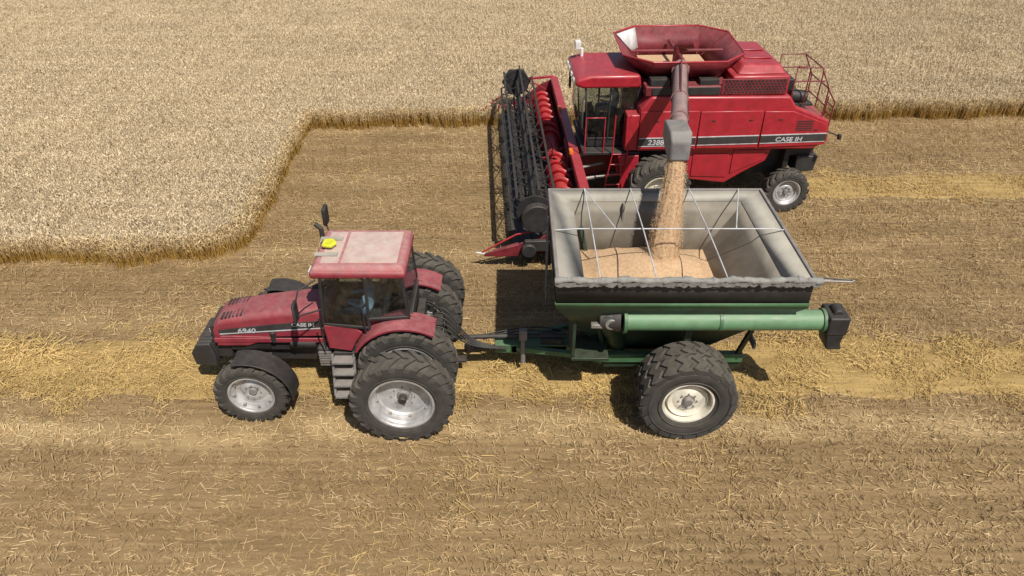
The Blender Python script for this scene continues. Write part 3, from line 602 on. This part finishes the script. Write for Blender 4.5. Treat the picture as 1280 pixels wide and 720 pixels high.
# header (carried 0.28 m off the ground)
Hd=empty('header',(.12,0,.28),0,K)
Y0,Y1=-4.15,5.25; YC=(Y0+Y1)/2
b=B(); b.box(-5.15,-3.45,Y0,Y1,.16,.22); b.box(-3.50,-3.42,Y0,Y1,.2,1.25); b.done('header_pan',Hd,BLKP,bevel=.01)
b=B(); b.box(-3.56,-3.32,Y0,Y1,1.25,1.42); b.box(-3.42,-3.30,Y0,Y1,.35,.5)
for k in range(8): yy=Y0+.2+k*(Y1-Y0-.4)/7; b.box(-3.42,-3.34,yy-.04,yy+.04,.3,1.3)
b.done('header_back_beam',Hd,CRED,bevel=.015)
b=B()
for y,s in ((Y0,-1),(Y1,1)):
    y0,y1=sorted((y,y+s*.06)); b.prism([(-5.2,.14),(-3.4,.14),(-3.4,1.35),(-3.9,1.15),(-4.6,.62),(-5.2,.42)],y0,y1)
    yc=y+s*.03; b.loft([[(-5.15,yc-.07,.12),(-5.15,yc+.07,.12),(-5.15,yc+.07,.45),(-5.15,yc-.07,.45)],[(-5.65,yc-.05,.10),(-5.65,yc+.05,.10),(-5.65,yc+.05,.30),(-5.65,yc-.05,.30)],[(-6.0,yc-.015,.10),(-6.0,yc+.015,.10),(-6.0,yc+.015,.17),(-6.0,yc-.015,.17)]])
b.done('header_end_panels',Hd,CREDI,bevel=.012)
b=B()
for y,s in ((Y0,-1),(Y1,1)):
    b.cyl((-5.98,y,.15),(-6.2,y,.2),.04,.015,n=8)
b.done('divider_tips',Hd,WHT); pipes('divider_rods',Hd,REEL_RED,[[(-6.05,y,.2),(-5.2,y+s*.1,.75),(-4.3,y+s*.18,.95)] for y,s in ((Y0,-1),(Y1,1))],.022)
b=B()
b.box(-4.35,-3.55,Y0-.32,Y0-.07,.35,1.15); b.cyl((-4.0,Y0-.42,.75),(-4.0,Y0-.33,.75),.32,n=24); b.cyl((-4.72,Y0-.3,1.25),(-4.72,Y0-.08,1.25),.36,n=28); b.cyl((-4.9,Y0-.28,.35),(-4.9,Y0-.1,.35),.18,n=16); b.box(-5.0,-4.3,Y0-.2,Y0-.08,.3,.6)
b.done('header_drive_shield',Hd,BLK,bevel=.02)
b=B(); b.box(-5.27,-5.13,Y0,Y1,.13,.19)
k=Y0+.05
while k<Y1: b.cyl((-5.25,k,.16),(-5.40,k,.16),.018,.004,n=5); k+=.0762
b.done('cutter_bar',Hd,BLK)
b=B(); b.cyl((-3.86,Y0+.03,.72),(-3.86,Y1-.03,.72),.20,n=24)
def flight(b,y0,y1,turns,r0,r1,hand):
    n=int(turns*24); vs=[]
    for i in range(n+1):
        t=2*math.pi*turns*i/n*hand; y=y0+(y1-y0)*i/n
        for r in (r0,r1): vs.append((-3.86+r*math.cos(t),y,.72+r*math.sin(t)))
    b.add(vs,[(2*i,2*i+1,2*i+3,2*i+2) for i in range(n)])
flight(b,Y0+.05,YC-.6,7.5,.19,.34,1); flight(b,Y1-.05,YC+.6,7.5,.19,.34,-1)
for i in range(16):
    t=i*2.4; y=YC-.55+i*.073; b.cyl((-3.86,y,.72),(-3.86+.36*math.cos(t),y,.72+.36*math.sin(t)),.012,n=5)
b.done('header_auger',Hd,REEL_RED,solid=.008)
RX,RZ,RR_=-4.75,1.25,.56
b=B(); b.cyl((RX,Y0+.1,RZ),(RX,Y1-.1,RZ),.085,n=12)
ys=[Y0+.12+i*(Y1-Y0-.24)/6 for i in range(7)]; A=[R(20+60*i) for i in range(6)]
def rp(a,r,y): return (RX+r*math.cos(a),y,RZ+r*math.sin(a))
for y in ys:
    for i,a in enumerate(A):
        b.cyl(rp(a,.05,y),rp(a,RR_,y),.022,n=4); b.cyl(rp(a,RR_*.8,y),rp(A[(i+1)%6],RR_*.8,y),.016,n=4)
for a in A:
    b.cyl(rp(a,RR_,Y0+.1),rp(a,RR_,Y1-.1),.03,n=8)
    for i in range(6):
        ym=(ys[i]+ys[i+1])/2; b.cyl(rp(a,RR_*.45,ys[i]),rp(a,RR_,ym),.014,n=4); b.cyl(rp(a,RR_*.45,ys[i+1]),rp(a,RR_,ym),.014,n=4)
for y in (Y0+.07,Y1-.12): b.prism([(RX+(.45)*math.cos(t*math.pi/6),RZ+.45*math.sin(t*math.pi/6)) for t in range(12)],y,y+.05)
b.done('reel',Hd,BLKP)
b=B()
for a in A:
    y=Y0+.15
    while y<Y1-.12:
        p=rp(a,RR_,y); b.cyl(p,(p[0]+.04,y,p[2]-.24),.009,n=4); y+=.11
b.done('reel_tines',Hd,BLKP)
b=B()
for a in A:
    p=rp(a,RR_,0); b.box(p[0]-.03,p[0]+.03,Y0+.11,Y1-.11,p[2]+.024,p[2]+.034)
b.done('reel_bats',Hd,BLKP)
b=B()
for y in (Y0-.02,Y1+.02): b.cyl((-3.45,y,1.42),(RX-.3,y,RZ+.02),.055,n=4); b.cyl((-3.6,y,.9),(-4.3,y,1.3),.03,n=8)
b.done('reel_arms',Hd,CRED,bevel=.01)
b=B(); b.prism([(RX+.5*math.cos(R(a)),RZ+.5*math.sin(R(a))) for a in range(0,360,60)],Y1-.02,Y1+.04); b.done('reel_end_shield',Hd,BLKP,bevel=.02)
b=B()
for y in (YC-1.6,YC+1.6): b.box(-3.6,-3.5,y-.12,y+.12,1.42,1.5)
b.done('header_reflectors',Hd,ORG)
# ================================================================ FIELD
def edgeY(x): return 24.05+.044*(x+7)
def in_crop(x,y,w=0.0):
    if y>edgeY(x)+w: return True
    X1,Y1_=-7.05-w,15.35+w; r=1.3
    if x<X1 and y>Y1_:
        if x>X1-r and y<Y1_+r: return math.hypot(x-(X1-r),y-(Y1_+r))<r
        return True
    return False
def wob(x,y): return .12*math.sin(x*1.7+y*.6)+.06*math.sin(x*4.1-y*3.3)+random.gauss(0,.05)
gr=B(); gr.add([(-2500,-2500,0),(2500,-2500,0),(2500,2500,0),(-2500,2500,0)],[(0,1,2,3)]); gr.done('ground',None,GROUND)
def meshq(name,V,F,mat):
    me=bpy.data.meshes.new(name); me.from_pydata([tuple(map(float,v)) for v in V],[],F); me.materials.append(mat); return me
def stalks(n,ext,hmin,hmax,round_=False,seed=0,lean=.10):
    r=np.random.default_rng(seed); V=[];F=[]
    for _ in range(n):
        if round_:
            a=r.uniform(0,6.283); q=ext*math.sqrt(r.uniform()); x,y=q*math.cos(a),q*math.sin(a)
        else: x,y=r.uniform(-ext,ext,2)
        h=r.uniform(hmin,hmax); a=r.uniform(0,6.283); ln=abs(r.normal(0,lean)); la=r.uniform(0,6.283)
        tx,ty=x+ln*math.cos(la),y+ln*math.sin(la); w=.005; cx,cy=math.cos(a)*w,math.sin(a)*w; o=len(V)
        V+=[(x-cx,y-cy,0),(x+cx,y+cy,0),(tx+cx,ty+cy,h),(tx-cx,ty-cy,h)]; F.append((o,o+1,o+2,o+3))
        L=r.uniform(.07,.12); dx,dy=math.cos(la)*L*r.uniform(.2,.9),math.sin(la)*L*r.uniform(.2,.9); dz=L*r.uniform(-.1,.8); hw=.015
        for pa in (a,a+1.57):
            px,py=math.cos(pa)*hw,math.sin(pa)*hw; o=len(V)
            V+=[(tx,ty,h),(tx+dx*.5+px,ty+dy*.5+py,h+dz*.5),(tx+dx,ty+dy,h+dz),(tx+dx*.5-px,ty+dy*.5-py,h+dz*.5)]; F.append((o,o+1,o+2,o+3))
        if r.uniform()<.3:
            o=len(V); z=h*r.uniform(.4,.8); la2=r.uniform(0,6.283); l=.14
            V+=[(x,y,z),(x+l*.5*math.cos(la2)+.008,y+l*.5*math.sin(la2),z+.05),(x+l*math.cos(la2),y+l*math.sin(la2),z-.04),(x+l*.5*math.cos(la2)-.008,y+l*.5*math.sin(la2),z+.03)]; F.append((o,o+1,o+2,o+3))
    return V,F
def lying(V,F,r,n,ext,l0,l1,z0,z1,w=.005,tilt=.15,along=0):
    for _ in range(n):
        x,y=r.uniform(-ext,ext,2); z=r.uniform(z0,z1); a=r.uniform(0,6.283) if r.uniform()>along else r.normal(0,.35); L=r.uniform(l0,l1)/2; tz=r.normal(0,tilt)*L
        d=np.array((math.cos(a)*L,math.sin(a)*L,tz)); s=np.array((-math.sin(a)*w,math.cos(a)*w,r.uniform(-w,w))); c=np.array((x,y,max(z,abs(tz)+.004))); o=len(V)
        V+=[c-d-s,c+d-s,c+d+s,c-d+s]; F.append((o,o+1,o+2,o+3))
def coll(name,items):
    c=bpy.data.collections.new(name)
    for i,(me) in enumerate(items):
        o=bpy.data.objects.new('%s_%d'%(name,i),me); c.objects.link(o)
    return c
def instancer(name,pts,rot,scl,idx,cl,parent=None):
    me=bpy.data.meshes.new(name); me.from_pydata([tuple(map(float,p)) for p in pts],[],[])
    for nm,ty,dat in (('rz','FLOAT',rot),('sc','FLOAT',scl),('ix','INT',idx)):
        at=me.attributes.new(nm,ty,'POINT'); at.data.foreach_set('value',list(dat))
    o=bpy.data.objects.new(name,me); link(o,parent)
    ng=bpy.data.node_groups.new(name+'_gn','GeometryNodeTree')
    ng.interface.new_socket('Geometry',in_out='INPUT',socket_type='NodeSocketGeometry'); ng.interface.new_socket('Geometry',in_out='OUTPUT',socket_type='NodeSocketGeometry')
    I=ng.nodes.new('NodeGroupInput');O=ng.nodes.new('NodeGroupOutput'); ip=ng.nodes.new('GeometryNodeInstanceOnPoints'); ci=ng.nodes.new('GeometryNodeCollectionInfo')
    ci.inputs['Collection'].default_value=cl; ci.inputs['Separate Children'].default_value=True; ci.inputs['Reset Children'].default_value=True
    def na(nm,t):
        n=ng.nodes.new('GeometryNodeInputNamedAttribute'); n.data_type=t; n.inputs[0].default_value=nm; return n.outputs[0]
    cx=ng.nodes.new('ShaderNodeCombineXYZ'); L=ng.links.new
    L(na('rz','FLOAT'),cx.inputs[2]); L(I.outputs[0],ip.inputs['Points']); L(ci.outputs[0],ip.inputs['Instance']); ip.inputs['Pick Instance'].default_value=True
    L(na('ix','INT'),ip.inputs['Instance Index']); L(cx.outputs[0],ip.inputs['Rotation']); L(na('sc','FLOAT'),ip.inputs['Scale']); L(ip.outputs[0],O.inputs[0])
    m=o.modifiers.new('scatter','NODES'); m.node_group=ng; return o
# --- wheat
wh=empty('wheat_crop',(0,0,0))
pat=[meshq('wp',*stalks(330,.56,.54,.70,seed=i),WHEAT) for i in range(5)]
tuf=[meshq('wt',*stalks(12,.10,.44,.64,True,seed=20+i,lean=.10),WEDGE) for i in range(5)]
P=[];
for gx in np.arange(-44,44,1.0):
    for gy in np.arange(15.5,62,1.0):
        x,y=gx+.5,gy+.5
        if in_crop(x,y,.62): P.append((x+random.uniform(-.08,.08),y+random.uniform(-.08,.08),0))
        elif in_crop(x,y,-.45):
            # fill the boundary cell with quarter-size clusters
            for dx in (-.375,-.125,.125,.375):
                for dy in (-.375,-.125,.125,.375):
                    if in_crop(x+dx,y+dy,.22): 
                        P.append((x+dx,y+dy,0,1))
Q=[p[:3] for p in P if len(p)==4]; P=[p for p in P if len(p)==3]
instancer('wheat_stand',P,[random.choice((0,1,2,3))*math.pi/2+random.uniform(-.15,.15) for _ in P],[random.uniform(.93,1.07) for _ in P],[random.randrange(5) for _ in P],coll('wheat_patches',pat),wh)
sm=[meshq('ws',*stalks(24,.15,.54,.70,seed=40+i),WHEAT) for i in range(5)]
instancer('wheat_margin',Q,[random.uniform(0,6.28) for _ in Q],[random.uniform(.93,1.05) for _ in Q],[random.randrange(5) for _ in Q],coll('wheat_clusters',sm),wh)
P=[]
for _ in range(230000):
    x=random.uniform(-44,44); y=random.uniform(15,30)
    if in_crop(x,y,wob(x,y)) and not in_crop(x,y,.38) : P.append((x,y,0))
random.shuffle(P); P=P[:4600]
instancer('wheat_edge',P,[random.uniform(0,6.28) for _ in P],[random.uniform(.80,1.05) for _ in P],[random.randrange(5) for _ in P],coll('wheat_tufts',tuf),wh)
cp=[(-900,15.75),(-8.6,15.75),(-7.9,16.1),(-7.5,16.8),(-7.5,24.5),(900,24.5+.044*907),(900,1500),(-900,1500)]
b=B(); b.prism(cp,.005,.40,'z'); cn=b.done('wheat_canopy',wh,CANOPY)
# --- stubble
def stub(seed,dens=1.0):
    r=np.random.default_rng(seed); V=[];F=[]
    for row in np.arange(-.4,.45,.2):
        for _ in range(int(32*dens*r.uniform(.6,1.25))):
            x=r.uniform(-.5,.5); y=row+r.normal(0,.030); h=r.uniform(.05,.14); lx,ly=r.normal(0,.045,2); a=r.uniform(0,3.14); w=.006; cx,cy=math.cos(a)*w,math.sin(a)*w; o=len(V)
            V+=[(x-cx,y-cy,0),(x+cx,y+cy,0),(x+lx+cx,y+ly+cy,h),(x+lx-cx,y+ly-cy,h)]; F.append((o,o+1,o+2,o+3))
    lying(V,F,r,135,.55,.03,.20,.006,.04,.0045,.12,.35)
    return V,F
sb=[meshq('sb',*stub(50+i,(1,.85,1.1,.65,.95,.75,.5,1.2)[i]),STUB) for i in range(8)]
P=[]
for gx in np.arange(-26,30,1.0):
    for gy in np.arange(4,27,1.0):
        x,y=gx+.5,gy
        if not in_crop(x,y,.15): P.append((x+random.uniform(-.15,.15),y+random.uniform(-.03,.03),0))
instancer('stubble',P,[random.choice((0,math.pi))+random.uniform(-.04,.04) for _ in P],[random.uniform(.97,1.06) for _ in P],[random.randrange(8) for _ in P],coll('stubble_patches',sb))
# --- straw windrows
def sw_patch(seed):
    r=np.random.default_rng(seed); V=[];F=[]
    lying(V,F,r,300,.42,.05,.26,.0,.06,.0045,.25,.25); return V,F
sp_=[meshq('sw',*sw_patch(80+i),STRAW) for i in range(5)]
SWC=coll('straw_patches',sp_)
def windrow(name,xa,xb,yc,hw,hh,slope=0,dens=3.8,bed=True):
    e=empty(name,(0,0,0)); nx=int((xb-xa)*5); ny=26; vs=[];fs=[]
    def H(x,v): 
        return hh*max(0,(1-v*v))**.8*(.65+.25*math.sin(x*2.3+v*3)+.2*math.sin(x*5.9-v*7)+.1*math.sin(x*11+v*13))
    if bed:
        for i in range(nx+1):
            x=xa+(xb-xa)*i/nx
            for j in range(ny+1):
                v=-1+2*j/ny; w=hw*(1+.10*math.sin(x*.9+1.3)+.08*math.sin(x*2.7)); vs.append((x,yc+slope*x+v*w,.004+H(x,v)+(random.uniform(0,.015) if 0<j<ny else -.01)))
        for i in range(nx):
            for j in range(ny): a=i*(ny+1)+j; fs.append((a,a+ny+1,a+ny+2,a+1))
        B().add(vs,fs).done('straw_bed',e,STRAWB,ang=60)
    P=[]
    for _ in range(int((xb-xa)*hw*2*dens)):
        x=random.uniform(xa,xb); v=max(-1.5,min(1.5,random.gauss(0,.65))); P.append((x,yc+slope*x+v*hw,max(0,H(x,v)-.01)))
    instancer('loose_straw',P,[random.uniform(0,6.28) for _ in P],[random.uniform(.7,1.15) for _ in P],[random.randrange(5) for _ in P],SWC,e)
windrow('straw_windrow',-26,28,11.4,.85,.08)
windrow('straw_windrow',8.8,34,19.4,.75,.035,.02,2.2)
P=[(random.uniform(-24,28),random.uniform(5,23),0) for _ in range(900)]
P=[p for p in P if not in_crop(p[0],p[1],-.3)][:210]
e=empty('loose_straw_residue',(0,0,0)); instancer('residue',P,[random.uniform(0,6.28) for _ in P],[random.uniform(.6,1.2) for _ in P],[random.randrange(3) for _ in P],coll('residue_patches',[meshq('rs',*(lambda V,F:(lying(V,F,np.random.default_rng(5+q),38,.6,.06,.30,.02,.08,.0045,.2,.2),(V,F))[1])([],[]),STRAW) for q in range(3)]),e)
# ================================================================ LIGHT / WORLD / CAMERA
dv=Vector((-.7,1.3,-2.1)).normalized()
sl=bpy.data.lights.new('sun','SUN'); sl.energy=4.75; sl.angle=R(.5); sl.color=(1,.955,.88); so=bpy.data.objects.new('sun',sl); link(so); so.rotation_euler=dv.to_track_quat('-Z','Y').to_euler(); so.location=(10,-10,30)
w=bpy.data.worlds.new('World'); scene.world=w; w.use_nodes=True; nt=w.node_tree; bg=nt.nodes['Background']; sk=nt.nodes.new('ShaderNodeTexSky'); sk.sky_type='NISHITA'; sk.sun_disc=False
sk.sun_elevation=math.asin(-dv.z); sk.sun_rotation=math.atan2(-dv.x,-dv.y); nt.links.new(sk.outputs[0],bg.inputs[0]); bg.inputs[1].default_value=.07
cam=bpy.data.cameras.new('camera'); cam.sensor_width=36; cam.lens=900/1280*36; cam.clip_end=6000; co=bpy.data.objects.new('camera',cam); link(co); co.location=(0,0,10); co.rotation_euler=(R(55),0,0); scene.camera=co
